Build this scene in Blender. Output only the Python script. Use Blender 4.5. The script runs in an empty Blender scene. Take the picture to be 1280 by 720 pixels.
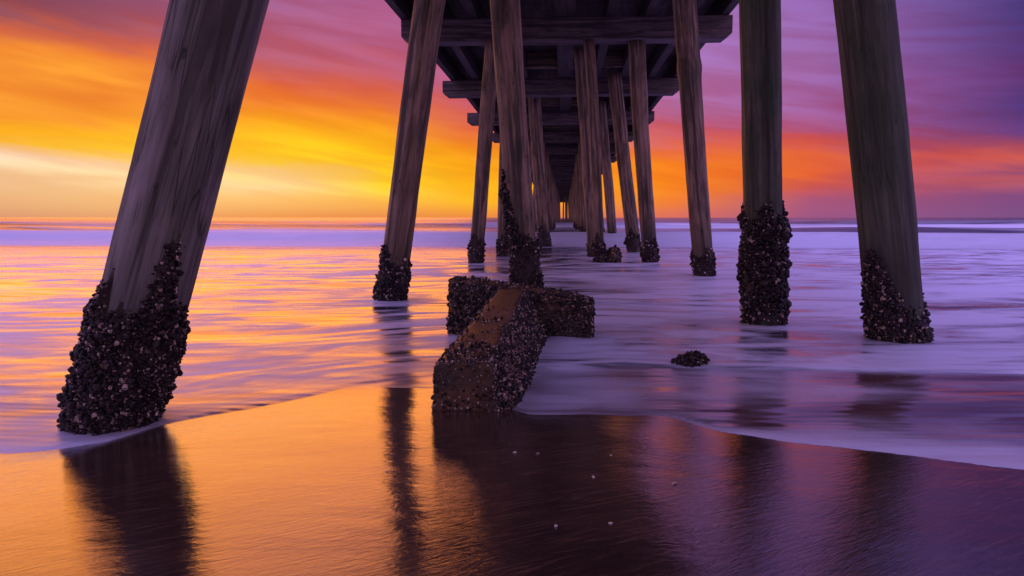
import bpy, math, random
import numpy as np
from mathutils import Vector, Matrix

rng = np.random.default_rng(7)
random.seed(7)
sc = bpy.context.scene
C = sc.collection
R = math.radians

# ------------------------------------------------------------------ helpers
def lin(c):
    out = []
    for v in c:
        v = v / 255.0
        out.append(v / 12.92 if v <= 0.04045 else ((v + 0.055) / 1.055) ** 2.4)
    return (out[0], out[1], out[2], 1.0)

def mesh_obj(name, verts, faces, mats, parent=None, smooth=True, matidx=None, attrs=None):
    me = bpy.data.meshes.new(name)
    verts = np.asarray(verts, dtype=np.float64)
    me.from_pydata(verts.tolist(), [], faces if isinstance(faces, list) else faces.tolist())
    for m in (mats if isinstance(mats, (list, tuple)) else [mats]):
        me.materials.append(m)
    if matidx is not None:
        me.polygons.foreach_set('material_index', np.asarray(matidx, dtype=np.int32))
    me.polygons.foreach_set('use_smooth', [smooth] * len(me.polygons))
    if attrs:
        for k, v in attrs.items():
            a = me.attributes.new(k, 'FLOAT', 'POINT')
            a.data.foreach_set('value', np.asarray(v, dtype=np.float32))
    me.update()
    o = bpy.data.objects.new(name, me)
    C.objects.link(o)
    if parent is not None:
        o.parent = parent
    return o

def tag(o, label=None, cat=None, group=None, kind=None):
    if label: o['label'] = label
    if cat: o['category'] = cat
    if group: o['group'] = group
    if kind: o['kind'] = kind
    return o

# value noise (periodic lattice hashing), vectorised
def _h(ix, iy, iz, s):
    n = (ix.astype(np.int64) * 374761393 + iy.astype(np.int64) * 668265263 + iz.astype(np.int64) * 2147483647 + s * 974711) & 0xffffffff
    n = ((n ^ (n >> 13)) * 1274126177) & 0xffffffff
    n = (n ^ (n >> 16)) & 0xffffffff
    return n / 4294967295.0
def vnoise(x, y, z=0.0, s=0):
    x, y, z = np.broadcast_arrays(np.asarray(x, float), np.asarray(y, float), np.asarray(z, float))
    ix, iy, iz = np.floor(x), np.floor(y), np.floor(z)
    fx, fy, fz = x - ix, y - iy, z - iz
    fx, fy, fz = [f * f * (3 - 2 * f) for f in (fx, fy, fz)]
    r = 0
    for a in (0, 1):
        for b in (0, 1):
            for c in (0, 1):
                w = (fx if a else 1 - fx) * (fy if b else 1 - fy) * (fz if c else 1 - fz)
                r = r + w * _h(ix + a, iy + b, iz + c, s)
    return r * 2 - 1
def fbm(x, y, z=0.0, s=0, o=4):
    r = 0; a = 0.5; k = 1.0
    for i in range(o):
        r = r + a * vnoise(np.asarray(x) * k, np.asarray(y) * k, np.asarray(z) * k, s + i * 17)
        a *= 0.5; k *= 2.03
    return r
def smooth(a, b, x):
    t = np.clip((x - a) / (b - a), 0, 1)
    return t * t * (3 - 2 * t)

class NT:
    """tiny node-tree writer"""
    def __init__(self, tree):
        self.t = tree; self.n = tree.nodes; self.l = tree.links; self.n.clear()
    def new(self, typ, **kw):
        n = self.n.new(typ)
        for k, v in kw.items(): setattr(n, k, v)
        return n
    def link(self, a, b): self.l.new(a, b)
    def put(self, sock, v):
        if isinstance(v, bpy.types.NodeSocket): self.link(v, sock)
        else: sock.default_value = v
    def math(self, op, a, b=None, c=None, clamp=False):
        n = self.new('ShaderNodeMath', operation=op, use_clamp=clamp)
        self.put(n.inputs[0], a)
        if b is not None: self.put(n.inputs[1], b)
        if c is not None: self.put(n.inputs[2], c)
        return n.outputs[0]
    def rng(self, v, a, b, c=0.0, d=1.0, smooth=True):
        n = self.new('ShaderNodeMapRange', interpolation_type='SMOOTHSTEP' if smooth else 'LINEAR')
        self.put(n.inputs[0], v)
        for i, q in enumerate((a, b, c, d)): self.put(n.inputs[i + 1], q)
        return n.outputs[0]
    def mix(self, f, a, b, blend='MIX'):
        n = self.new('ShaderNodeMix', data_type='RGBA', blend_type=blend)
        self.put(n.inputs[0], f); self.put(n.inputs[6], a); self.put(n.inputs[7], b)
        return n.outputs[2]
    def mapping(self, vec, scale=(1, 1, 1), rot=(0, 0, 0), loc=(0, 0, 0)):
        if any(rot):
            q = self.new('ShaderNodeMapping'); self.link(vec, q.inputs[0]); q.inputs['Rotation'].default_value = rot
            vec = q.outputs[0]; rot = (0, 0, 0)
        n = self.new('ShaderNodeMapping')
        self.link(vec, n.inputs[0]); n.inputs['Scale'].default_value = scale
        n.inputs['Rotation'].default_value = rot; n.inputs['Location'].default_value = loc
        return n.outputs[0]
    def noise(self, vec, scale=1.0, detail=4, rough=0.55, dist=0.0):
        n = self.new('ShaderNodeTexNoise')
        self.link(vec, n.inputs['Vector']); n.inputs['Scale'].default_value = scale
        n.inputs['Detail'].default_value = detail; n.inputs['Roughness'].default_value = rough
        n.inputs['Distortion'].default_value = dist
        return n.outputs[0]
    def ramp(self, f, stops):
        n = self.new('ShaderNodeValToRGB'); self.link(f, n.inputs[0])
        e = n.color_ramp.elements
        while len(e) > 1: e.remove(e[-1])
        e[0].position = stops[0][0]; e[0].color = stops[0][1]
        for p, c in stops[1:]:
            q = e.new(p); q.color = c
        return n.outputs[0]
    def bump(self, h, strength, dist, normal=None):
        n = self.new('ShaderNodeBump'); n.inputs['Strength'].default_value = strength
        n.inputs['Distance'].default_value = dist; self.link(h, n.inputs['Height'])
        if normal is not None: self.link(normal, n.inputs['Normal'])
        return n.outputs[0]

def material(name):
    m = bpy.data.materials.new(name); m.use_nodes = True
    t = NT(m.node_tree)
    out = t.new('ShaderNodeOutputMaterial'); p = t.new('ShaderNodeBsdfPrincipled')
    t.link(p.outputs[0], out.inputs[0])
    return m, t, p

# ------------------------------------------------------------------ materials
def wood_mat(name, c1, c2, dark, rough=0.7, along='Z', green=0.0, tint=(0.05, 0.075, 0.03)):
    m, t, p = material(name)
    tc = t.new('ShaderNodeTexCoord').outputs['Object']
    oi = t.new('ShaderNodeObjectInfo')
    off = t.new('ShaderNodeVectorMath', operation='ADD')
    mul = t.new('ShaderNodeVectorMath', operation='SCALE')
    comb = t.new('ShaderNodeCombineXYZ')
    for i in range(3): t.link(oi.outputs['Random'], comb.inputs[i])
    t.link(comb.outputs[0], mul.inputs[0]); mul.inputs['Scale'].default_value = 37.0
    t.link(tc, off.inputs[0]); t.link(mul.outputs[0], off.inputs[1])
    v = off.outputs[0]
    def sc_(a, b):   # a across, b along
        return {'Z': (a, a, b), 'X': (b, a, a), 'Y': (a, b, a)}[along]
    grain = t.noise(t.mapping(v, sc_(17, 0.9)), 1, 7, 0.7, 0.8)
    fine = t.noise(t.mapping(v, sc_(120, 6)), 1, 4, 0.6)
    broad = t.noise(t.mapping(v, sc_(4.5, 0.9)), 1, 4, 0.6, 0.6)
    patch = t.noise(t.mapping(v, sc_(2.2, 1.3)), 1, 5, 0.6, 1.2)
    vor = t.new('ShaderNodeTexVoronoi', feature='DISTANCE_TO_EDGE')
    t.link(t.mapping(v, sc_(6, 0.28)), vor.inputs['Vector'])
    crack = t.rng(t.math('ADD', vor.outputs[0], t.math('MULTIPLY', fine, 0.05)), 0.03, 0.06)
    crack = t.math('MAXIMUM', crack, t.rng(patch, 0.50, 0.60, 1.0, 0.0))
    stain = t.noise(t.mapping(v, sc_(11, 0.45)), 1, 5, 0.6, 0.5)
    col = t.mix(t.rng(grain, 0.3, 0.7), c1, c2)
    col = t.mix(t.math('MULTIPLY', t.rng(broad, 0.45, 0.68), 0.75), col, dark)
    col = t.mix(t.math('MULTIPLY', t.math('SUBTRACT', 1.0, crack), 0.8), col, tuple(q * 0.35 for q in dark[:3]) + (1,))
    col = t.mix(t.math('MULTIPLY', t.rng(stain, 0.49, 0.60), 0.78), col, (0.03, 0.022, 0.02, 1))
    if green > 0:
        col = t.mix(t.math('MULTIPLY', t.rng(patch, 0.36, 0.60), green), col, tint + (1,))
    if along == 'Z':   # the wet foot of the pile is darker
        z = t.new('ShaderNodeSeparateXYZ'); t.link(tc, z.inputs[0])
        w = t.rng(t.math('ADD', z.outputs[2], t.math('MULTIPLY', patch, 0.9)), 0.9, 1.6, 0.55, 0.0)
        col = t.mix(w, col, (0.022, 0.022, 0.016, 1))
    t.link(col, p.inputs['Base Color'])
    t.link(t.rng(grain, 0.2, 0.8, rough - 0.15, rough + 0.12), p.inputs['Roughness'])
    h = t.math('ADD', t.math('MULTIPLY', grain, 0.5), t.math('MULTIPLY', fine, 0.25))
    h = t.math('ADD', h, t.math('MULTIPLY', crack, 0.8))
    t.link(t.bump(h, 0.9, 0.012), p.inputs['Normal'])
    return m

M = {}
M['pile'] = wood_mat('weathered_pile_wood', (0.50, 0.33, 0.23, 1), (0.21, 0.115, 0.075, 1), (0.05, 0.035, 0.03, 1), green=0.25)
M['pile_green'] = wood_mat('algae_pile_wood', (0.17, 0.17, 0.12, 1), (0.05, 0.054, 0.035, 1), (0.028, 0.026, 0.02, 1), green=0.6, tint=(0.045, 0.080, 0.036))
M['pile_grey'] = wood_mat('grey_pile_wood', (0.40, 0.36, 0.35, 1), (0.25, 0.22, 0.21, 1), (0.075, 0.065, 0.06, 1), green=0.35, tint=(0.09, 0.10, 0.06))
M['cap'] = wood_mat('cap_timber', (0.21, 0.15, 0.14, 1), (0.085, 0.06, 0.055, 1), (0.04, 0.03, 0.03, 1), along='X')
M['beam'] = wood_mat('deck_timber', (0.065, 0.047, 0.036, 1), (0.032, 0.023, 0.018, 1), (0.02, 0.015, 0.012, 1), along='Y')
M['block'] = wood_mat('blocking_timber', (0.26, 0.17, 0.10, 1), (0.13, 0.085, 0.05, 1), (0.05, 0.03, 0.02, 1), along='X')

def simple_mat(name, c1, c2, scale, r0, r1, bump=0.3, bd=0.004, spec=0.5):
    m, t, p = material(name)
    tc = t.new('ShaderNodeTexCoord').outputs['Object']
    n = t.noise(tc, scale, 5, 0.6, 0.3)
    isl = t.new('ShaderNodeNewGeometry').outputs['Random Per Island']
    f = t.math('ADD', t.math('MULTIPLY', n, 0.5), t.math('MULTIPLY', isl, 0.55))
    t.link(t.mix(t.rng(f, 0.25, 0.8), c1, c2), p.inputs['Base Color'])
    t.link(t.rng(isl, 0, 1, r0, r1), p.inputs['Roughness'])
    p.inputs['Specular IOR Level'].default_value = spec
    t.link(t.bump(n, bump, bd), p.inputs['Normal'])
    return m
M['crust'] = simple_mat('crust_base', (0.018, 0.012, 0.013, 1), (0.045, 0.028, 0.026, 1), 60, 0.5, 0.8, 0.8, 0.012)
M['mussel'] = simple_mat('mussel_shell', (0.006, 0.004, 0.005, 1), (0.032, 0.019, 0.018, 1), 40, 0.35, 0.65, 0.3, 0.002, 0.45)
M['barnacle'] = simple_mat('barnacle_shell', (0.12, 0.07, 0.06, 1), (0.85, 0.64, 0.56, 1), 80, 0.4, 0.7)
M['shell'] = simple_mat('shell_chip', (0.5, 0.42, 0.38, 1), (0.75, 0.65, 0.58, 1), 90, 0.3, 0.5)

# old fouled concrete of the fallen beams
def fouled():
    m, t, p = material('fouled_concrete')
    tc = t.new('ShaderNodeTexCoord').outputs['Object']
    n1 = t.noise(tc, 3.5, 6, 0.6, 0.8); n2 = t.noise(tc, 45, 5, 0.65); n3 = t.noise(t.mapping(tc, (14, 14, 60)), 1, 4, 0.6)
    col = t.mix(t.rng(n1, 0.35, 0.65), (0.020, 0.016, 0.013, 1), (0.17, 0.088, 0.04, 1))
    col = t.mix(t.math('MULTIPLY', t.rng(n2, 0.45, 0.65), 0.6), col, (0.09, 0.065, 0.05, 1))
    t.link(col, p.inputs['Base Color'])
    t.link(t.rng(n1, 0.3, 0.7, 0.35, 0.65), p.inputs['Roughness'])
    h = t.math('ADD', t.math('MULTIPLY', n2, 0.6), t.math('MULTIPLY', n3, 0.4))
    t.link(t.bump(h, 0.9, 0.012), p.inputs['Normal'])
    return m
M['fouled'] = fouled()

# wet sand
def sand_mat():
    m, t, p = material('wet_sand')
    g = t.new('ShaderNodeNewGeometry').outputs['Position']
    n1 = t.noise(g, 1.3, 4, 0.6, 0.6)
    st = t.noise(t.mapping(g, (5, 62, 1), (0, 0, R(-36))), 1, 5, 0.7, 0.5)
    st2 = t.noise(t.mapping(g, (16, 130, 1), (0, 0, R(-44)), (3, 5, 0)), 1, 4, 0.65, 0.7)
    gr = t.noise(g, 420, 3, 0.7)
    big = t.noise(t.mapping(g, (1.2, 3.5, 1)), 1, 3, 0.5, 0.4)
    col = t.mix(t.rng(n1, 0.3, 0.7), (0.035, 0.020, 0.014, 1), (0.075, 0.042, 0.027, 1))
    col = t.mix(t.math('MULTIPLY', t.rng(gr, 0.55, 0.75), 0.5), col, (0.28, 0.19, 0.13, 1))
    t.link(col, p.inputs['Base Color'])
    p.inputs['IOR'].default_value = 2.35
    t.link(t.math('ADD', t.rng(n1, 0.3, 0.7, 0.04, 0.08), t.rng(st, 0.5, 0.75, 0.0, 0.07)), p.inputs['Roughness'])
    col = t.mix(t.math('MULTIPLY', t.rng(st, 0.5, 0.66), 0.7), col, (0.19, 0.10, 0.06, 1)); t.link(col, p.inputs['Base Color'])
    h = t.math('ADD', t.math('MULTIPLY', st, 0.6), t.math('MULTIPLY', st2, 0.4))
    b = t.bump(h, 0.20, 0.006)
    rag = t.noise(t.mapping(g, (13, 24, 1), (0, 0, R(-20))), 1, 3, 0.6, 1.0)
    b = t.bump(rag, 0.20, 0.004, b)
    b = t.bump(gr, 0.06, 0.001, b)
    b = t.bump(big, 0.12, 0.03, b)
    t.link(b, p.inputs['Normal'])
    return m
M['sand'] = sand_mat()

# sea: foam share comes as a mesh attribute, streaks from noise
def sea_mat():
    m, t, p = material('sea_water')
    g = t.new('ShaderNodeNewGeometry').outputs['Position']
    a = t.new('ShaderNodeAttribute', attribute_name='foam').outputs['Fac']
    film = t.new('ShaderNodeAttribute', attribute_name='film').outputs['Fac']
    dist = t.new('ShaderNodeVectorMath', operation='LENGTH'); t.link(g, dist.inputs[0])
    flow = t.new('ShaderNodeAttribute', attribute_name='flow').outputs['Fac']
    sg = t.new('ShaderNodeSeparateXYZ'); t.link(g, sg.inputs[0])
    cf = t.new('ShaderNodeCombineXYZ'); t.link(sg.outputs[0], cf.inputs[0]); t.link(flow, cf.inputs[1])
    fv = cf.outputs[0]
    near = t.noise(t.mapping(fv, (0.5, 1.5, 1), (0, 0, R(-10))), 1, 5, 0.6, 1.6)
    fine = t.noise(t.mapping(fv, (1.1, 4.2, 1), (0, 0, R(-8))), 1, 4, 0.6, 1.2)
    far = t.noise(t.mapping(g, (0.05, 0.32, 1)), 1, 5, 0.6, 0.8)
    calm = t.new('ShaderNodeAttribute', attribute_name='calm').outputs['Fac']
    k = t.rng(dist.outputs['Value'], 14, 45)
    nn = t.math('ADD', t.math('MULTIPLY', near, 0.7), t.math('MULTIPLY', fine, 0.3))
    kf = t.new('ShaderNodeMix', data_type='FLOAT'); t.link(k, kf.inputs[0]); t.link(nn, kf.inputs[2]); t.link(far, kf.inputs[3])
    sw = t.noise(t.mapping(fv, (0.33, 0.8, 1), (0, 0, R(-14)), (5, 1, 0)), 1, 6, 0.58, 2.4)
    sw = t.math('MULTIPLY', t.math('SUBTRACT', sw, 0.5), t.math('MULTIPLY', t.math('SUBTRACT', 1.0, k), 1.5))
    s = t.math('ADD', t.math('SUBTRACT', kf.outputs[0], 0.5), sw)
    f = t.math('ADD', a, t.math('MULTIPLY', t.math('MULTIPLY', s, t.math('SUBTRACT', 2.2, t.math('MULTIPLY', film, 1.5))), t.math('MULTIPLY', t.rng(a, .8, .97, 1.0, .2), t.rng(calm, .1, .6, 1.0, .12))), clamp=True)
    f = t.math('MULTIPLY', f, t.rng(a, 0.0, 0.12))
    sandy = t.mix(film, (0.03, 0.03, 0.04, 1), (0.13, 0.06, 0.06, 1))
    t.link(t.mix(f, sandy, (0.84, 0.82, 0.98, 1)), p.inputs['Base Color'])
    t.link(t.math('ADD', t.rng(f, 0, 1, 0.14, 0.5), t.math('MULTIPLY', k, 0.12)), p.inputs['Roughness'])
    p.inputs['IOR'].default_value = 1.9
    h = t.math('ADD', t.math('MULTIPLY', near, 0.7), t.math('MULTIPLY', fine, 0.22))
    b = t.bump(h, 0.25, 0.025)
    b = t.bump(far, 0.35, 0.5, b)
    t.link(b, p.inputs['Normal'])
    return m
M['sea'] = sea_mat()

# ------------------------------------------------------------------ sand and sea
EX = np.array([-60, -8, -3.2, -2.38, -2.17, -2.02, -1.93, -1.59, -1.26, -0.83, -0.62, -0.30, -0.16, 0.1, 0.52, 0.74, 1.06, 1.43, 1.83, 3.0, 8, 60])
EY = np.array([3.2, 2.2, 2.5, 2.63, 2.73, 2.86, 3.12, 3.45, 3.91, 4.2, 4.05, 3.52, 3.36, 3.42, 3.46, 3.21, 3.05, 2.91, 2.77, 2.5, 2.4, 3.0])
_xs = np.linspace(-60, 60, 12001); _ys = np.interp(_xs, EX, EY)
_k = np.hanning(15); _k /= _k.sum(); _ys = np.convolve(np.pad(_ys, 7, mode='edge'), _k, mode='valid')
_k3 = np.hanning(301); _k3 /= _k3.sum(); _y3 = np.convolve(np.pad(_ys, 150, mode='edge'), _k3, mode='valid')
def E1(x): return np.interp(x, _xs, _ys) + 0.03 * vnoise(x * 2.3, 0, 0, 3) + 0.012 * vnoise(x * 7, 0, 0, 5) + 0.005 * vnoise(x * 23, 0, 0, 6)
def E2(x):
    v = np.interp(x, [-60, -0.5, 0.0, 0.41, 1.03, 1.53, 2.91, 6, 60], [4.3, 4.3, 4.4, 4.57, 4.5, 4.49, 4.48, 4.3, 4.3])
    return v + 0.03 * vnoise(x * 1.7, 3, 0, 9)
def sand_z(x, y):
    e = E1(x); es = np.interp(x, _xs, _y3)
    s = 0.07 * (es + (e - es) * np.exp(-np.abs(y - e) / 0.22) - y)
    z = np.where(s > 3, 3 + (s - 3) * 0.02, s)
    z = np.maximum(z, -1.5)
    return z + 0.006 * fbm(x * 0.9, y * 1.4, 0, 2) * smooth(0.0, 0.04, np.abs(s))

def grid(xs, ys):
    X, Y = np.meshgrid(xs, ys)
    n, m = X.shape
    i = np.arange(n * m).reshape(n, m)
    f = np.stack([i[:-1, :-1], i[:-1, 1:], i[1:, 1:], i[1:, :-1]], -1).reshape(-1, 4)
    return X, Y, f

xs = np.concatenate([-np.geomspace(400, 6.2, 30), np.arange(-6, 6.001, 0.03), np.geomspace(6.2, 400, 30)])
ys = np.concatenate([-np.geomspace(500, 0.6, 30), np.arange(-0.5, 5.3, 0.03), np.geomspace(5.4, 120, 24)])
X, Y, f = grid(xs, ys)
Z = sand_z(X, Y)
sand = mesh_obj('sand', np.stack([X, Y, Z], -1).reshape(-1, 3), f, M['sand'])
tag(sand, 'wet brown sand with fine brushed streaks and mirrored piles', kind='structure')

ys = np.concatenate([np.arange(1.9, 5.6, 0.02), np.arange(5.6, 30, 0.1), np.geomspace(30.2, 200, 200), np.geomspace(210, 6000, 40)])
sx = np.linspace(-1, 1, 421)
S, Y = np.meshgrid(sx, ys)
X = np.sign(S) * np.abs(S) ** 1.25 * (5.5 + 1.7 * Y)
n_, m_ = X.shape
idx = np.arange(n_ * m_).reshape(n_, m_)
f = np.stack([idx[:-1, :-1], idx[:-1, 1:], idx[1:, 1:], idx[1:, :-1]], -1).reshape(-1, 4)
e1 = E1(X); e2 = E2(X)
d1 = Y - e1; d2 = Y - np.maximum(e2, e1)
z = 0.012 * fbm(X * 0.8, Y * 1.8, 0, 11) * smooth(0.4, 1.6, d1)
z += 0.05 * fbm(X * 0.12, Y * 0.55, 0, 12) * smooth(6, 14, Y)
z += 0.006 * smooth(0.0, 0.05, d1)                       # rim of the swash sheet
right = smooth(-0.55, -0.2, X)
z += right * 0.016 * smooth(-0.01, 0.06, Y - e2)           # second sheet sliding over the first
# long breaker, then swells out to sea
yc = 26.0 + 0.8 * vnoise(X * 0.03, 1, 0, 21) - 0.05 * np.clip(X, -15, 15) * 0.3
front = np.where(Y < yc, np.exp(-((Y - yc) / 1.5) ** 2), np.exp(-((Y - yc) / 4.0) ** 2))
z += front * (0.47 + 0.06 * vnoise(X * 0.05, 2, 0, 22))
for y0, hh, w, s in ((43, 0.42, 2.2, 31), (62, 0.6, 2.8, 32), (92, 0.7, 4, 33), (150, 0.8, 7, 34)):
    c = y0 + 0.06 * y0 * vnoise(X / y0 * 1.3, 3, 0, s)
    z += hh * (0.7 + 0.5 * vnoise(X / y0 * 2.1, 5, 0, s)) * np.exp(-((Y - c) / w) ** 2)
z = np.where(Y > 200, z * np.exp(-(Y - 200) / 200), z)
# foam share
left = 1 - smooth(-1.2, 0.6, X - 0.05 * (Y - 5))
F = 0.78 - 0.40 * left
F += 0.14 * fbm(X * 0.25, Y * 0.5, 0, 41) * 2
F += left * 0.22 * smooth(-0.45, -0.75, X / np.maximum(Y, 1)) * smooth(9, 4, Y)   # paler foam far to the left
F = np.where(Y > 14, F - (0.12 + 0.22 * left) * smooth(14, 20, Y), F)
ft = 0.98 * smooth(yc - 3.6, yc - 2.6, Y) * (1 - smooth(yc + 0.6, yc + 2.0, Y))
CALM = ft.copy(); ft = ft * 0.80
F = np.maximum(F * (1 - smooth(yc - 4, yc, Y)), ft)
F = np.where(CALM > .3, ft, F)
F = np.where(Y > yc + 1, 0.10 + 0.25 * smooth(0, 30, X - 0.2 * Y) + 0.8 * np.exp(-((Y - 41) / 3.0) ** 2) * np.clip(0.4 + 0.8 * vnoise(X * 0.06, 9, 0, 43), 0, 1) + 0.8 * np.exp(-((Y - 62) / 3.5) ** 2) * np.clip(0.3 + 0.9 * vnoise(X * 0.05, 9, 0, 44), 0, 1), F)
F *= 1 - 0.8 * smooth(70, 200, Y)
F = np.where((Y > yc + 1) & (Y < 200), np.maximum(F, ft), F)
film = right * (1 - smooth(-0.02, 0.02, Y - e2))
wisp = 0.16 + 0.40 * smooth(.45, -.1, X) + 0.7 * fbm(X * 0.8 + 3, Y * 2.0, 0, 51)
F_film = np.clip(wisp, 0.0, 0.7)
F = F * (1 - film) + F_film * film
bw = 0.07 + 0.30 * smooth(0.7, 1.6, X) + 0.14 * smooth(-1.95, -2.2, X)
edge = np.exp(-(np.maximum(d1, 0) / bw) ** 2) * (0.25 + 0.7 * smooth(0.3, 0.9, X) + 0.7 * smooth(-1.75, -2.0, X) + 0.35 * np.exp(-((X + 0.1) / 0.35) ** 2))
F = np.maximum(F * smooth(-0.02, 0.10, d1), np.clip(edge, 0, 1))
e2f = right * np.exp(-((Y - e2 - 0.11) / 0.13) ** 2) * 1.0
F = np.clip(np.maximum(F, e2f), 0.0, 1.0)
for bx, by, br in ((-2.2, 3.1, .2), (-2.1, 8.1, .2), (-.5, 9.4, .22), (2.35, 11.6, .2), (1.88, 6.44, .22), (2.7, 5.7, .24), (-1.94, 14.6, .2), (1.87, 15.2, .2), (.78, 14.8, .3),
                   (-.6, 5.8, .5), (-.1, 5.7, .5), (-.1, 4.9, .25), (-.05, 4.2, .22), (.86, 4.66, .16)):
    dx, dy = X - bx, Y - by
    rr_ = np.hypot(dx, dy * .8 + .15 * dx)
    ring = np.exp(-(np.maximum(rr_ - br, 0) / .5) ** 2) * (.72 + .4 * vnoise(X * 3, Y * 4, 0, 77))
    F = np.where(d1 > .05, np.maximum(F, np.clip(ring * .95, 0, .95)), F)
_k2 = np.hanning(121); _k2 /= _k2.sum(); _y2 = np.convolve(np.pad(_ys, 60, mode='edge'), _k2, mode='valid')
FLOW = Y - np.interp(X, _xs, _y2) * np.exp(-np.maximum(Y - 3, 0) / 4.0)
thin = left * np.exp(-np.maximum(d1, 0) / 0.6)
fl = np.clip(np.maximum(film, np.maximum(thin, np.exp(-np.maximum(d1, 0) / 0.15))), 0, 1)
sea = mesh_obj('sea', np.stack([X, Y, z], -1).reshape(-1, 3), f, M['sea'], attrs={'flow': FLOW.ravel(), 'foam': F.ravel(), 'film': fl.ravel(), 'calm': CALM.ravel()})
tag(sea, 'smooth foam-streaked sea with a low white breaker', kind='structure')

# ------------------------------------------------------------------ fouling scatter
def ellip(nu=6, nv=4):
    v = [(0, 0, 0)]
    prof = [(0.18, 0.30), (0.45, 0.50), (0.78, 0.42)]
    for h, r in prof:
        for k in range(nu):
            a = 2 * math.pi * k / nu
            v.append((r * 0.62 * math.cos(a), r * math.sin(a) * 0.9, h))
    v.append((0.0, 0.08, 1.0))
    fs = []
    for k in range(nu): fs.append((0, 1 + (k + 1) % nu, 1 + k))
    for j in range(len(prof) - 1):
        for k in range(nu):
            a = 1 + j * nu + k; b = 1 + j * nu + (k + 1) % nu
            fs.append((a, b, b + nu)); fs.append((a, b + nu, a + nu))
    top = len(v) - 1; o = 1 + (len(prof) - 1) * nu
    for k in range(nu): fs.append((o + k, o + (k + 1) % nu, top))
    return np.array(v), np.array(fs), np.zeros(len(fs), int)
def barn(nu=7):
    v = []; fs = []; mi = []
    for r, h in ((0.5, 0.0), (0.32, 0.55), (0.18, 0.5), (0.0, 0.15)):
        if r == 0: v.append((0, 0, h)); continue
        for k in range(nu):
            a = 2 * math.pi * k / nu; v.append((r * math.cos(a), r * math.sin(a), h))
    for j in (0, 1):
        for k in range(nu):
            a = j * nu + k; b = j * nu + (k + 1) % nu
            fs += [(a, b, b + nu), (a, b + nu, a + nu)]; mi += [1, 1]
    for k in range(nu):
        fs.append((2 * nu + k, 2 * nu + (k + 1) % nu, 3 * nu)); mi.append(2)
    return np.array(v, float), np.array(fs), np.array(mi)
TM, TB = ellip(), barn()

def fouling(name, verts, tris, cover, n, size, parent, pb=0.35, seed=1, base=True, sizeb=0.55):
    """a crust of mussels and barnacles on the covered part of a surface; cover: per-vertex 0..1"""
    r = np.random.default_rng(seed)
    verts = np.asarray(verts, float); tris = np.asarray(tris)
    a, b, c = verts[tris[:, 0]], verts[tris[:, 1]], verts[tris[:, 2]]
    cr = np.cross(b - a, c - a); ar = np.linalg.norm(cr, axis=1) + 1e-12
    cv = cover[tris].mean(1)
    cen = (a + b + c) / 3; q0 = 0.35 / (size * 4)
    pn = fbm(cen[:, 0] * q0, cen[:, 1] * q0, cen[:, 2] * q0, seed + 40, 3)
    w = ar * np.clip(cv, 0, 1) * np.clip(.75 + (1.7 if base else .9) * pn, .12, 2.2); w /= w.sum()
    pick = r.choice(len(tris), n, p=w)
    u, v = r.random(n), r.random(n); fl = u + v > 1; u[fl] = 1 - u[fl]; v[fl] = 1 - v[fl]
    P = a[pick] + (b - a)[pick] * u[:, None] + (c - a)[pick] * v[:, None]
    N = (cr / ar[:, None])[pick]
    V = []; Fc = []; MI = []; off = 0
    if base:
        keep = cv > 0.02
        V.append(verts); Fc.append(tris[keep]); MI.append(np.zeros(keep.sum(), int)); off = len(verts)
    isb = r.random(n) < pb
    for T, sel, slot in ((TM, ~isb, 1), (TB, isb, None)):
        q = np.where(sel)[0]
        if len(q) == 0: continue
        nn = N[q] + r.normal(0, 0.45 if slot else 0.15, (len(q), 3)); nn /= np.linalg.norm(nn, axis=1)[:, None]
        t1 = np.cross(nn, r.normal(0, 1, (len(q), 3))); t1 /= np.linalg.norm(t1, axis=1)[:, None]
        t2 = np.cross(nn, t1)
        s = size * np.clip(r.lognormal(-.15, .36, len(q)), .4, 2.2) * np.clip(1 + .8 * pn[pick[q]], .65, 1.3)
        if slot is None: s = s * sizeb
        tv, tf, tm = T
        W = (t1[:, None, :] * tv[None, :, 0, None] + t2[:, None, :] * tv[None, :, 1, None] + nn[:, None, :] * tv[None, :, 2, None]) * s[:, None, None]
        p0 = P[q] - nn * (s * (0.15 if slot else 0.02))[:, None]
        if slot is None: p0 = p0 + nn * (size * 0.35 * r.random(len(q)))[:, None]
        W = W + p0[:, None, :]
        V.append(W.reshape(-1, 3))
        Fc.append((tf[None] + (np.arange(len(q)) * len(tv))[:, None, None] + off).reshape(-1, 3))
        if slot: MI.append(np.ones(len(tf) * len(q), int))
        else: MI.append(np.tile(np.where(tm == 1, 2, 0), len(q)))
        off += len(tv) * len(q)
    o = mesh_obj(name, np.concatenate(V), np.concatenate(Fc), [M['crust'], M['mussel'], M['barnacle']], parent, smooth=False, matidx=np.concatenate(MI))
    o['kind'] = 'stuff'
    return o

# ------------------------------------------------------------------ the pier
pier = bpy.data.objects.new('wooden_pier', None); C.objects.link(pier)
tag(pier, 'long dark timber pier on leaning round piles running out over the foaming sea', 'pier')

def axis_matrix(base, top):
    zc = (Vector(top) - Vector(base)).normalized()
    xc = Vector((1, 0, 0)); xc = (xc - zc * xc.dot(zc)).normalized()
    yc_ = zc.cross(xc)
    m = Matrix((xc, yc_, zc)).transposed().to_4x4()
    m.translation = Vector(base)
    return m

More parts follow.
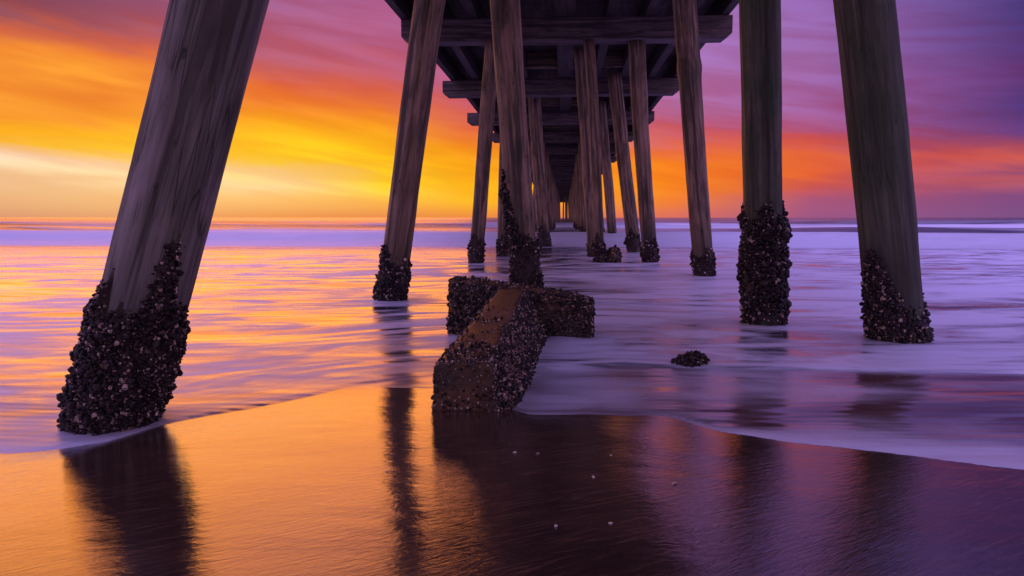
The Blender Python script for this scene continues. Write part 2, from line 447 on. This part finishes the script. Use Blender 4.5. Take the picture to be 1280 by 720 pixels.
def tube(L, r0, r1, nseg, nring, seed, rough=1.0, bulges=(), z0=-0.8, gouge=None):
    zz = np.linspace(z0, L, nring); ph = np.linspace(0, 2 * np.pi, nseg, endpoint=False)
    PH, ZZ = np.meshgrid(ph, zz)
    r = r0 + (r1 - r0) * np.clip(ZZ / L, 0, 1)
    cx, cy = np.cos(PH), np.sin(PH)
    r = r * (1 + 0.055 * rough * fbm(cx * 1.4, cy * 1.4, ZZ * 0.7, seed, 3))
    r = r + 0.007 * rough * vnoise(cx * 7, cy * 7, ZZ * 1.1, seed + 5)       # long checks in the wood
    r = r + 0.004 * rough * vnoise(cx * 15, cy * 15, ZZ * 3, seed + 6)
    for zb, hb, wb in bulges: r = r + hb * np.exp(-((ZZ - zb) / wb) ** 2)
    if gouge:
        for p0, za, zb, dp in gouge:
            d = np.angle(np.exp(1j * (PH - p0 - 0.12 * np.sin(ZZ * 1.5))))
            r = r - dp * np.exp(-(d / 0.13) ** 2) * smooth(za - 0.3, za + 0.1, ZZ) * (1 - smooth(zb - 0.1, zb + 0.4, ZZ))
    wob = 0.018 * np.sin(ZZ * 0.9 + seed)
    V = np.stack([r * cx + wob, r * cy, ZZ], -1).reshape(-1, 3)
    i = np.arange(nring * nseg).reshape(nring, nseg); j = np.roll(i, -1, 1)
    f = np.stack([i[:-1], j[:-1], j[1:], i[1:]], -1).reshape(-1, 4).tolist()
    f.append(i[-1].tolist()); f.append(i[0][::-1].tolist())
    return V, f, wob[:, 0]

def sleeve(r, ztop, thick, seed, nseg, nz, zmax, wobseed):
    """fouled skin around the pile: thickness follows cover(phi,z)"""
    zz = np.linspace(-0.15, zmax, nz); ph = np.linspace(0, 2 * np.pi, nseg, endpoint=False)
    PH, ZZ = np.meshgrid(ph, zz); cx, cy = np.cos(PH), np.sin(PH)
    top = ztop(PH) + 0.20 * fbm(cx * 2.5, cy * 2.5, 3.1, seed + 9)
    cov = smooth(0.0, 0.22, top - ZZ)
    cov = cov * smooth(-0.42, -0.18, fbm(cx * 2.2, cy * 2.2, ZZ * 4, seed + 3) + 0.45 * (cov - 0.5))
    prof = 0.55 + 0.65 * np.sin(np.clip(ZZ / max(zmax, 0.1), 0, 1) * np.pi) ** 0.8
    t = thick * prof * (0.7 + 0.9 * fbm(cx * 3, cy * 3, ZZ * 7, seed) + 0.5 * vnoise(cx * 9, cy * 9, ZZ * 22, seed + 1))
    rr = r * 0.97 + np.maximum(t, 0.004) * cov
    wob = 0.018 * np.sin(ZZ * 0.9 + wobseed)
    V = np.stack([rr * cx + wob, rr * cy, ZZ], -1).reshape(-1, 3)
    i = np.arange(nz * nseg).reshape(nz, nseg); j = np.roll(i, -1, 1)
    q = np.stack([i[:-1], j[:-1], j[1:], i[1:]], -1).reshape(-1, 4)
    tri = np.concatenate([q[:, [0, 1, 2]], q[:, [0, 2, 3]]])
    return V, tri, cov.ravel()

FR = -math.pi / 2   # angle on the pile that faces the beach
def bump1(ph, p0, w): 
    d = np.angle(np.exp(1j * (ph - p0))); return np.exp(-(d / w) ** 2)

def pile(base, top, r0, r1, mat, seed, ztop, thick, n, size, hi=True, label=None, pb=0.35, bulges=(), gouge=None, zmax=None, sizeb=.6, ztopz=5.165):
    B = Vector(base); T = Vector(top)
    T = B + (T - B) * ((ztopz - B.z) / (T.z - B.z))
    L = (T - B).length
    V, f, _ = tube(L, r0, r1, 40 if hi else 16, 110 if hi else 24, seed, 1.0, bulges, gouge=gouge)
    o = mesh_obj('pile', V, f, mat, pier); o.matrix_local = axis_matrix(B, T)
    if label: o['label'] = label
    zm = zmax if zmax else float(np.max(ztop(np.linspace(-3.14, 3.14, 60)))) + 0.15
    V, t, cov = sleeve(r0, ztop, thick, seed, 64 if hi else 20, int(20 + zm * (60 if hi else 12)), zm, seed)
    fouling('mussel_crust', V, t, cov, n, size, o, pb, seed, sizeb=sizeb)
    return o

near = [
 # base, top at 4.9, r, material ...
 dict(base=(-2.226, 3.101, 0), top=(-0.584, 3.101, 4.9), r0=.190, r1=.205, mat=M['pile_grey'], seed=1,
      ztop=lambda p: .68 + .44 * bump1(p, FR + .80, .30) + .10 * bump1(p, FR - .45, .12), thick=.035, n=10000, size=.019, pb=.30, sizeb=.62,
      label='thick grey pile leaning far right, its lower metre crusted with mussels', gouge=[(FR + .1, 1.0, 3.2, .012)]),
 dict(base=(-2.12, 8.116, 0), top=(-1.337, 8.116, 4.9), r0=.165, r1=.178, mat=M['pile'], seed=2,
      ztop=lambda p: .56 + .12 * bump1(p, FR - .9, .4), thick=.03, n=2600, size=.030, pb=.25,
      label='reddish pile with knots and a long dark split', gouge=[(FR + .25, 1.9, 4.5, .03), (FR - .2, .9, 1.9, .012)]),
 dict(base=(-0.514, 9.448, 0), top=(-0.903, 9.448, 4.9), r0=.180, r1=.205, mat=M['pile'], seed=3,
      ztop=lambda p: .75 + 1.05 * bump1(p, math.pi * 1.12, .60) + .1 * bump1(p, FR, .5), thick=.045, n=4200, size=.034, pb=.22,
      label='pile with a tall ragged strip of mussels up its left side', gouge=[(FR + .1, 2.2, 4.6, .015)]),
 dict(base=(2.356, 11.584, 0), top=(1.824, 11.584, 4.9), r0=.160, r1=.19, mat=M['pile'], seed=4,
      ztop=lambda p: .5 + .0 * p, thick=.03, n=1600, size=.033, pb=.2, bulges=((3.42, .016, .10), (3.62, -.008, .06)),
      label='slender brown pile with a knobbly joint below the deck'),
 dict(base=(1.877, 6.439, 0), top=(1.566, 6.439, 4.9), r0=.163, r1=.182, mat=M['pile_green'], seed=5,
      ztop=lambda p: 1.13 + .05 * np.sin(3 * p), thick=.035, n=5200, size=.032, pb=.28,
      label='nearly upright dark pile wearing a bulging collar of mussels'),
 dict(base=(2.713, 5.714, 0), top=(1.947, 5.714, 4.9), r0=.207, r1=.222, mat=M['pile_green'], seed=6,
      ztop=lambda p: .24 + .62 * bump1(p, FR - .95, .80) + .3 * bump1(p, 0, .2), thick=.022, n=3000, size=.030, pb=.3,
      label='thick green-stained pile with patchy mussels near the water'),
]
for d in near: pile(**d)

mid = [((-1.94, 14.617), (-1.512, 14.9), .150, .6), ((-1.65, 18.108), (-1.478, 18.3), .16, .5), ((-0.666, 23.121), (-1.046, 22.9), .20, .7),
       ((0.763, 17.548), (0.339, 17.548), .135, .4), ((0.784, 14.826), (0.463, 14.9), .105, .6), ((1.77, 25.353), (1.30, 25.353), .17, .5),
       ((2.006, 20.09), (1.45, 20.6), .19, .6), ((1.867, 15.17), (1.471, 15.05), .165, .5)]
for i, (b, t, r, zt) in enumerate(mid):
    pile((b[0], b[1], 0), (t[0], t[1], 4.9), r, r * 1.08, M['pile'], 20 + i, (lambda p, zt=zt: zt + .1 * np.sin(2 * p + zt * 9)), .025, 420, .042, hi=False, pb=.2,
         ztopz=(4.70 if i in (0, 4, 7) else 5.165))

# repeated bents further out: two leaning outer piles, two inner ones
protos = []
def far_pile(base, top, r, variant, crust):
    if variant < len(protos):
        src, cr = protos[variant]
        o = src.copy(); C.objects.link(o); o.parent = pier
        if crust:
            c = cr.copy(); C.objects.link(c); c.parent = o; c['kind'] = 'stuff'
    else:
        V, f, _ = tube(5.0, .165, .18, 14, 24, 60 + variant)
        o = mesh_obj('pile', V, f, M['pile'], pier)
        V, t, cov = sleeve(.165, (lambda p: .55 + .12 * np.sin(p * 2)), .03, 70 + variant, 18, 22, .8, 60 + variant)
        c = fouling('mussel_crust', V, t, cov, 240, .05, o, .2, 70 + variant)
        protos.append((o, c))
    o.matrix_local = axis_matrix(base, top) @ Matrix.Diagonal((r / .205, r / .205, 1, 1))
    return o
capY = [15 + 6.45 * i for i in range(25)]
k = 0
for i, y in enumerate(capY):
    if i < 2: continue
    crust = y < 62
    spots = [(-2.05, -1.6), (1.95, 1.5)]
    if 2 < i < 21: spots += [(-0.95, -1.12)]
    if i == 20: spots += [(-.28, -.3), (.45, .4)]
    if i in (17, 22): spots += [(.12, .1)]
    if i < 21: spots += [(1.02, .80)]
    for xb, xt in spots:
        if i == 2 and xb > 1.5: continue
        jx, jy = random.uniform(-.12, .12), random.uniform(-.25, .25)
        far_pile((xb + jx, y + jy, 0), (xt + jx * .4, y, 4.70), .17, k if k < 4 else random.randrange(4), crust or k < 4); k += 1

def box(cx, cy, cz, sx, sy, sz, ch=0.0, end=0.0, seed=0, nx=1, warp=0.0):
    """squared timber along X with worn lower end corners"""
    xs_ = np.linspace(-sx / 2, sx / 2, nx + 1)
    if end > 0: xs_ = np.sort(np.concatenate([xs_, [-sx / 2 + end, sx / 2 - end]]))
    V = []; f = []
    e = ch
    for q, x in enumerate(xs_):
        lift = end * 0.75 if (end > 0 and q in (0, len(xs_) - 1)) else 0
        a, b = sy / 2, sz / 2
        prof = [(-a, -b + lift + e), (-a + e, -b + lift), (a - e, -b + lift), (a, -b + lift + e), (a, b - e), (a - e, b), (-a + e, b), (-a, b - e)]
        for yy, zz in prof:
            w = warp * float(fbm(x * 1.3 + seed, yy * 3, zz * 3, seed, 2))
            V.append((cx + x, cy + yy + w, cz + zz + w * 0.6))
    n = len(xs_)
    for i in range(n - 1):
        for j in range(8):
            a = i * 8 + j; b = i * 8 + (j + 1) % 8
            f.append((a, b, b + 8, a + 8))
    f.append(tuple(range(8))[::-1]); f.append(tuple(range((n - 1) * 8, n * 8)))
    return V, f

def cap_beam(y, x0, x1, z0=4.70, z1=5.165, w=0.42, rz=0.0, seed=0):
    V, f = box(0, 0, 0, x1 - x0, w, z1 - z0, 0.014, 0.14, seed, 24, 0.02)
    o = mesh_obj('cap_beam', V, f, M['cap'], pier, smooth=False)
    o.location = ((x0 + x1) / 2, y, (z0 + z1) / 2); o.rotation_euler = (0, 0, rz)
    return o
for y in (-3.4, 3.42, 6.08, 8.5, 9.0): cap_beam(y, -3.5, 3.45, w=.38 if y > 8 else .42, seed=int(y + 9))
caps_custom = {0: (-3.49, 3.42), 1: (-3.77, 3.40), 2: (-3.93, 3.48)}
for i, y in enumerate(capY):
    a, b = caps_custom.get(i, (-3.75 + random.uniform(-.15, .15), 3.45 + random.uniform(-.1, .1)))
    cap_beam(y, a, b, rz=R(1.6) if i == 0 else R(random.uniform(0, 1)), seed=i + 30)

# stringers run the whole length, deck planks across them
Y0, Y1 = -5.0, 171.5
sx_ = [(-3.42, .16), (-2.72, .2), (-1.95, .2), (-1.22, .2), (-.02, .42), (.92, .2), (1.72, .2), (2.55, .2), (3.28, .16)]
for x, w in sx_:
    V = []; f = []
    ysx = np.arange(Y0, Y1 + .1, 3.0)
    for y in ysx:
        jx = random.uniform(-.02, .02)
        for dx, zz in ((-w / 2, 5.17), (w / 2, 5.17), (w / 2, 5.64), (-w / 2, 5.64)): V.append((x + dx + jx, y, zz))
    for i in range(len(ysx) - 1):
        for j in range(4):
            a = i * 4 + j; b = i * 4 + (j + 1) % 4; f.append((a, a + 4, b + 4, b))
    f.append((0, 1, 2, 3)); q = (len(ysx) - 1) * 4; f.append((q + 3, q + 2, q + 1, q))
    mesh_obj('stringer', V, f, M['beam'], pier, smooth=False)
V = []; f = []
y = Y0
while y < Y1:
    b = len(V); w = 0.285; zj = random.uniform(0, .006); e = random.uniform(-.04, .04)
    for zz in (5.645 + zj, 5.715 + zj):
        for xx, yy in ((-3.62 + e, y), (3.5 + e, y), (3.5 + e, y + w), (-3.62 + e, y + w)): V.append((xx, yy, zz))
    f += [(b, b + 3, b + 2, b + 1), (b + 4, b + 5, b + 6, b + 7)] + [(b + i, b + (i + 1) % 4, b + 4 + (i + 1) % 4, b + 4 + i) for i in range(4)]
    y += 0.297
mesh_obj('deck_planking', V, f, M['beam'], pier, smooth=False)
for n, y in enumerate([13.2, 19.9, 26.4, 32.9, 39.3]):      # timber blocking between stringers
    for (a, aw), (b, bw_) in zip(sx_[2:6], sx_[3:7]):
        if n % 2 == 0 and a > 0.5: continue
        x0, x1 = a + aw / 2 + .003, b - bw_ / 2 - .003
        V, f = box(0, 0, 0, x1 - x0, .12, .40, .008, 0, 3, 4, .006)
        o = mesh_obj('blocking', V, f, M['block'], pier, smooth=False)
        o.location = ((x0 + x1) / 2, y, 5.41)

# ------------------------------------------------------------------ fallen fouled beams
def loft(name, sections, sub, seed, amp, label, cat, crustn, size, coverfn, group=None, pb=.3):
    """sections: list of closed rings (same count) -> rounded, eroded block with a crust child"""
    S = np.array(sections, float)
    # refine along the length and around
    def refine(A, axis, k):
        n = A.shape[axis]; t = np.linspace(0, n - 1, (n - 1) * k + 1); i = np.minimum(t.astype(int), n - 2); fr = t - i
        sh = [1] * A.ndim; sh[axis] = -1
        return np.take(A, i, axis) * (1 - fr).reshape(sh) + np.take(A, i + 1, axis) * fr.reshape(sh)
    S = np.concatenate([S, S[:, :1]], 1)
    S = refine(S, 1, sub); S = S[:, :-1]; S = refine(S, 0, max(2, sub))
    S = 0.9 * S + 0.05 * (np.roll(S, 1, 1) + np.roll(S, -1, 1))
    n, m, _ = S.shape
    c0, c1 = S[0].mean(0), S[-1].mean(0)
    rings = []
    for kf in (0.0, .35, .7, .92): rings.append(c0 + (S[0] - c0) * max(kf, .02))
    rings += [s for s in S]
    for kf in (.92, .7, .35, .0): rings.append(c1 + (S[-1] - c1) * max(kf, .02))
    S = np.array(rings); n = len(S)
    V = S.reshape(-1, 3)
    nrm = V - np.repeat(S.mean(1), m, 0); nrm /= np.linalg.norm(nrm, axis=1)[:, None] + 1e-9
    d = amp * (fbm(V[:, 0] * 5, V[:, 1] * 5, V[:, 2] * 5, seed) * 1.2 + .5 * vnoise(V[:, 0] * 22, V[:, 1] * 22, V[:, 2] * 22, seed + 4))
    d = d + amp * .8 * vnoise(V[:, 0] * 2, V[:, 1] * 3, V[:, 2] * 34, seed + 8)
    V = V + nrm * d[:, None]
    i = np.arange(n * m).reshape(n, m); j = np.roll(i, -1, 1)
    q = np.stack([i[:-1], j[:-1], j[1:], i[1:]], -1).reshape(-1, 4)
    o = mesh_obj(name, V, q, M['fouled']); tag(o, label, cat, group)
    tri = np.concatenate([q[:, [0, 1, 2]], q[:, [0, 2, 3]]])
    a, b, c = V[tri[:, 0]], V[tri[:, 1]], V[tri[:, 2]]
    nn = np.cross(b - a, c - a); cen = (a + b + c) / 3
    out = (nn * (cen - V.mean(0))).sum(1).sum() < 0
    if out:
        tri = tri[:, ::-1]; o.data.flip_normals()
        nn = -nn
    vn = np.zeros_like(V)
    for kk in range(3): np.add.at(vn, tri[:, kk], nn)
    vn /= np.linalg.norm(vn, axis=1)[:, None] + 1e-9
    fouling('mussel_crust', V, tri, coverfn(V, vn), crustn, size, o, pb, seed, base=False)
    return o

def secA(y, zt, xl, xr, br, yb=0, bot=-.12):
    return [(xl - .01, y + yb, bot), (xl, y, zt - .03), (xl + .02, y, zt), (xr - .03, y, zt), (xr, y, zt - .04), (br, y + .03, bot)]
A = [secA(3.33, .275, -.65, -.35, -.33), secA(3.5, .28, -.645, -.345, -.20), secA(4.1, .315, -.62, -.335, -.14), secA(4.8, .355, -.59, -.32, -.10), secA(5.68, .405, -.56, -.295, -.08)]
def covA(V, n):
    up = smooth(.75, .95, n[:, 2])
    top = .55 * smooth(4.9, 3.9, V[:, 1]) * smooth(-.35, .1, fbm(V[:, 0] * 4, V[:, 1] * 2.4, 0, 5) + .1)
    return np.clip(up * top + (1 - up), 0, 1) * smooth(-.05, .0, V[:, 2]) * (1 - .72 * smooth(-.6, -.95, n[:, 1]))
loft('fallen_beam', A, 9, 81, .004, 'long squared beam lying on the wet sand, its orange-lit top and sides rough with barnacles', 'beam', 14000, .016, covA, pb=.5)
def secB(x, y, zt, zb=-.12, d=.36):
    return [(x, y - .02, zb), (x, y + .06, zt - .03), (x, y + .09, zt), (x, y + d, zt + .01), (x, y + d + .03, zt - .03), (x, y + d + .05, zb)]
Bs = [secB(-.985, 5.72, .45), secB(-.7, 5.68, .435), secB(-.3, 5.60, .385), secB(.0, 5.55, .36), secB(.225, 5.50, .315)]
def covB(V, n):
    up = smooth(.7, .95, n[:, 2])
    return np.clip(.12 * up + (1 - up), 0, 1) * smooth(-.02, .05, V[:, 2])
loft('fallen_beam', Bs, 9, 82, .006, 'shorter squared beam crossing behind the long one at the foot of a pile', 'beam', 10000, .020, covB, pb=.35)

# small fouled stump and rock
def lump(name, cx, cy, rx, ry, h, label, cat, seed, n, size):
    rings = []
    for kz in np.linspace(0, 1, 7):
        z_ = -.1 + (h + .1) * kz; s = (1 - .30 * kz ** 2.2) if kz < 1 else .5
        rings.append([(cx + rx * s * math.cos(a) * (1 + .1 * math.sin(3 * a + seed)), cy + ry * s * math.sin(a), z_ + .25 * h * kz * math.cos(a - .6)) for a in np.linspace(0, 2 * math.pi, 10, endpoint=False)])
    return loft(name, rings, 3, seed, .012, label, cat, n, size, lambda V, nn: smooth(-.02, .03, V[:, 2]))
lump('pile_stump', .86, 4.64, .14, .12, .065, 'small mussel-covered stump barely above the foam right of the beams', 'stump', 91, 420, .022)
lump('rock', 1.02, 15.0, .24, .22, .30, 'dark rounded rock at the foot of a thin pile under the pier', 'rock', 92, 260, .05)

# shell chips on the sand
for i, (x, y, s) in enumerate([(-.19, 2.62, .010), (-.10, 2.62, .008), (.11, 2.36, .009), (.39, 2.34, .011), (.19, 2.66, .006), (.14, 1.93, .007), (-.02, 1.88, .009), (-.62, 2.3, .006)]):
    n = 10; V = [(0, 0, s * .55)]; f = []
    for k_, (rr, zz) in enumerate(((.5, .45), (.85, .22), (1, 0))):
        for q in range(n):
            a = math.pi * (q / (n - 1)) * 1.25 - .2
            V.append((s * rr * math.cos(a), s * rr * math.sin(a) * .8, s * zz))
    for q in range(n - 1):
        f.append((0, 1 + q, 2 + q))
        for k_ in (0, 1):
            a = 1 + k_ * n + q; f.append((a, a + n, a + n + 1, a + 1))
    o = mesh_obj('shell_fragment', V, f, M['shell'])
    md = o.modifiers.new('s', 'SOLIDIFY'); md.thickness = .0015
    o.location = (x, y, float(sand_z(np.array([x]), np.array([y]))[0]) + .001)
    o.rotation_euler = (random.uniform(-.3, .3), random.uniform(-.3, .3), random.uniform(0, 6))
    tag(o, 'tiny pale shell chip lying on the dark wet sand', 'shell', 'shell chips on the wet sand')

# ------------------------------------------------------------------ sky
w = bpy.data.worlds.new('World'); sc.world = w; w.use_nodes = True
t = NT(w.node_tree)
out = t.new('ShaderNodeOutputWorld'); bg = t.new('ShaderNodeBackground'); t.link(bg.outputs[0], out.inputs[0])
g = t.new('ShaderNodeTexCoord').outputs['Generated']
sep = t.new('ShaderNodeSeparateXYZ'); t.link(g, sep.inputs[0])
x_, y_, z_ = sep.outputs
el = t.math('MULTIPLY', t.math('ARCSINE', z_), 180 / math.pi)
az = t.math('MULTIPLY', t.math('ARCTAN2', x_, y_), 180 / math.pi)
comb = t.new('ShaderNodeCombineXYZ')
t.link(t.math('ADD', az, t.math('MULTIPLY', el, 1.2)), comb.inputs[0]); t.link(t.math('ADD', el, t.math('MULTIPLY', az, 0.12)), comb.inputs[1])
cv = comb.outputs[0]
c1 = t.noise(t.mapping(cv, (0.045, 0.22, 1)), 1, 5, 0.55, 0.9)
c2 = t.noise(t.mapping(cv, (0.08, 0.55, 1), loc=(3, 7, 0)), 1, 3, 0.5, 0.9)
c3 = t.noise(t.mapping(cv, (0.05, 0.35, 1), loc=(13, 2, 0)), 1, 3, 0.5, 1.2)
fade = t.rng(el, 0.3, 4.0)
warp = t.math('MULTIPLY', t.math('ADD', t.math('MULTIPLY', t.math('SUBTRACT', c1, .5), 3.8), t.math('MULTIPLY', t.math('SUBTRACT', c2, .5), 2.4)), fade)
ew = t.math('ADD', el, warp)
fac = t.math('DIVIDE', ew, 40.0, clamp=True)
def elev(y, x):    # picture row -> elevation of that ray (for reading colours off the photograph)
    a = (x - 640) / 853; b = (360 - y) / 853; p = math.radians(5.9)
    up = b * math.cos(p) - math.sin(p); fw = math.cos(p) + b * math.sin(p)
    return math.degrees(math.atan2(up, math.hypot(fw, a)))
cols = [
 (0,   [(270,(214,150,112)),(250,(232,178,128)),(225,(246,208,158)),(200,(250,214,180)),(184,(250,202,140)),(172,(255,196,60)),(155,(255,180,22)),(135,(244,148,38)),(115,(246,146,42)),(90,(252,160,50)),(60,(244,140,44)),(40,(205,92,58)),(20,(150,72,78)),(0,(132,72,92))], (104,66,96)),
 (120, [(270,(220,155,110)),(250,(236,184,126)),(225,(248,210,158)),(205,(252,216,170)),(192,(254,206,110)),(180,(255,204,40)),(165,(255,186,20)),(140,(242,142,36)),(118,(240,136,40)),(95,(252,156,44)),(72,(236,122,46)),(52,(196,86,66)),(30,(156,76,92)),(0,(140,78,108))], (110,68,104)),
 (350, [(270,(228,146,82)),(250,(246,190,110)),(230,(250,212,150)),(215,(252,214,130)),(203,(255,216,50)),(188,(255,206,20)),(165,(255,178,14)),(140,(248,146,26)),(120,(236,116,42)),(100,(222,98,66)),(80,(200,90,90)),(50,(178,90,124)),(0,(164,92,140))], (124,80,130)),
 (480, [(270,(230,140,78)),(255,(246,174,76)),(240,(255,208,70)),(225,(255,210,40)),(205,(255,192,16)),(180,(255,182,14)),(155,(248,150,24)),(135,(238,120,48)),(110,(216,94,76)),(85,(194,88,106)),(50,(182,94,136)),(0,(176,98,150))], (126,84,140)),
 (590, [(270,(236,140,62)),(252,(255,186,34)),(235,(255,184,20)),(205,(252,166,14)),(180,(246,138,30)),(160,(230,104,62)),(135,(206,90,100)),(100,(182,92,138)),(0,(172,100,158))], (126,86,150)),
 (840, [(268,(222,112,92)),(255,(242,126,54)),(235,(250,134,30)),(205,(248,128,30)),(188,(232,106,70)),(168,(200,92,116)),(140,(180,106,158)),(80,(172,114,180)),(0,(166,114,186))], (138,100,184)),
 (1010,[(270,(158,86,130)),(252,(170,86,124)),(238,(210,90,80)),(220,(232,100,52)),(195,(228,98,58)),(180,(206,84,84)),(165,(176,80,120)),(120,(162,98,162)),(60,(158,104,172)),(0,(150,102,176))], (134,102,190)),
 (1130,[(270,(142,84,134)),(250,(152,80,122)),(235,(180,82,104)),(215,(196,82,90)),(195,(206,84,80)),(180,(168,72,100)),(150,(138,76,136)),(90,(134,80,148)),(45,(122,82,152)),(0,(118,86,158))], (124,98,188)),
 (1260,[(270,(126,80,134)),(245,(130,74,128)),(228,(190,92,104)),(215,(150,74,112)),(198,(212,92,82)),(185,(158,70,98)),(165,(106,58,122)),(125,(84,52,120)),(80,(100,56,124)),(40,(74,54,122)),(0,(72,54,120))], (110,92,182)),
]
YAW = 4.4
prev = None; prevaz = None
for xpix, stops, hi in cols:
    st = [(0.0, lin(stops[0][1]))]
    for yy, c in stops:
        e_ = elev(yy, xpix) / 40.0
        if e_ > st[-1][0] + 1e-3: st.append((min(e_, .8), lin(c)))
    last = st[-1][0]
    st.append((min(.98, last + .16), lin(hi))); st.append((1.0, lin(tuple(q * .92 for q in hi))))
    col = t.ramp(fac, st)
    a_ = math.degrees(math.atan2((xpix - 640) / 853, math.cos(R(5.9)))) - YAW
    if prev is None: prev = col
    else: prev = t.mix(t.rng(az, prevaz, a_, smooth=False), prev, col)
    prevaz = a_
# the sky behind the beach: dusk violet, raised past real brightness to light the wood
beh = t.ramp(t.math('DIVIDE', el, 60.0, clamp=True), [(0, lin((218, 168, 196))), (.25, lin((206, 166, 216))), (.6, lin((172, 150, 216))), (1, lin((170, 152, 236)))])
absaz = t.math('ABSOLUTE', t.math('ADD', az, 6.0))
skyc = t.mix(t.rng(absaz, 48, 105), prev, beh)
skyc = t.mix(t.rng(el, 28, 55), skyc, tuple(q * 1.65 for q in lin((166, 150, 242))[:3]) + (1,))  # overhead sky boosted beyond real brightness to light the foam
# soft light and dark cloud streaks
mod = t.rng(t.math('ADD', t.math('MULTIPLY', c2, .55), t.math('MULTIPLY', c3, .45)), .37, .65, .78, 1.14)
mm = t.new('ShaderNodeMix', data_type='FLOAT'); t.link(fade, mm.inputs[0]); mm.inputs[2].default_value = 1.0; t.link(mod, mm.inputs[3])
tint = t.new('ShaderNodeCombineXYZ'); t.link(t.math('POWER', mm.outputs[0], 0.35), tint.inputs[0]); t.link(t.math('POWER', mm.outputs[0], 1.0), tint.inputs[1]); t.link(mm.outputs[0], tint.inputs[2])
vm = t.new('ShaderNodeVectorMath', operation='MULTIPLY'); t.link(skyc, vm.inputs[0]); t.link(tint.outputs[0], vm.inputs[1])
ns = t.new('ShaderNodeTexSky', sky_type='NISHITA'); ns.sun_disc = False
SUN_AZ, SUN_EL = -29.0, 5.0
ns.sun_elevation = R(SUN_EL); ns.sun_rotation = R(SUN_AZ)
nsv = t.new('ShaderNodeVectorMath', operation='SCALE'); t.link(ns.outputs[0], nsv.inputs[0]); nsv.inputs['Scale'].default_value = 0.05 * 0.03
add = t.new('ShaderNodeVectorMath', operation='ADD'); t.link(vm.outputs[0], add.inputs[0]); t.link(nsv.outputs[0], add.inputs[1])
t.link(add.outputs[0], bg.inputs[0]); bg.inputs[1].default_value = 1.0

# low veiled sun
L = bpy.data.lights.new('sun', 'SUN'); L.energy = 0.85; L.angle = R(44); L.color = (1.0, .30, .04)
lo = bpy.data.objects.new('sun', L); C.objects.link(lo)
dv = Vector((math.sin(R(SUN_AZ)) * math.cos(R(SUN_EL)), math.cos(R(SUN_AZ)) * math.cos(R(SUN_EL)), math.sin(R(SUN_EL))))
lo.rotation_euler = (-dv).to_track_quat('-Z', 'Y').to_euler()

# ------------------------------------------------------------------ camera
cam = bpy.data.cameras.new('camera'); co = bpy.data.objects.new('camera', cam); C.objects.link(co)
cam.sensor_width = 36; cam.lens = 853 / 1280 * 36; cam.clip_end = 20000; cam.clip_start = 0.05
co.location = (0, 0, 1.0); co.rotation_euler = (R(90 - 5.9), R(0.0), R(YAW))
co.rotation_mode = 'XYZ'
sc.camera = co
sc.render.engine = 'CYCLES'
sc.view_settings.view_transform = 'Standard'; sc.view_settings.look = 'None'
sc.view_settings.exposure = 0; sc.view_settings.gamma = 1
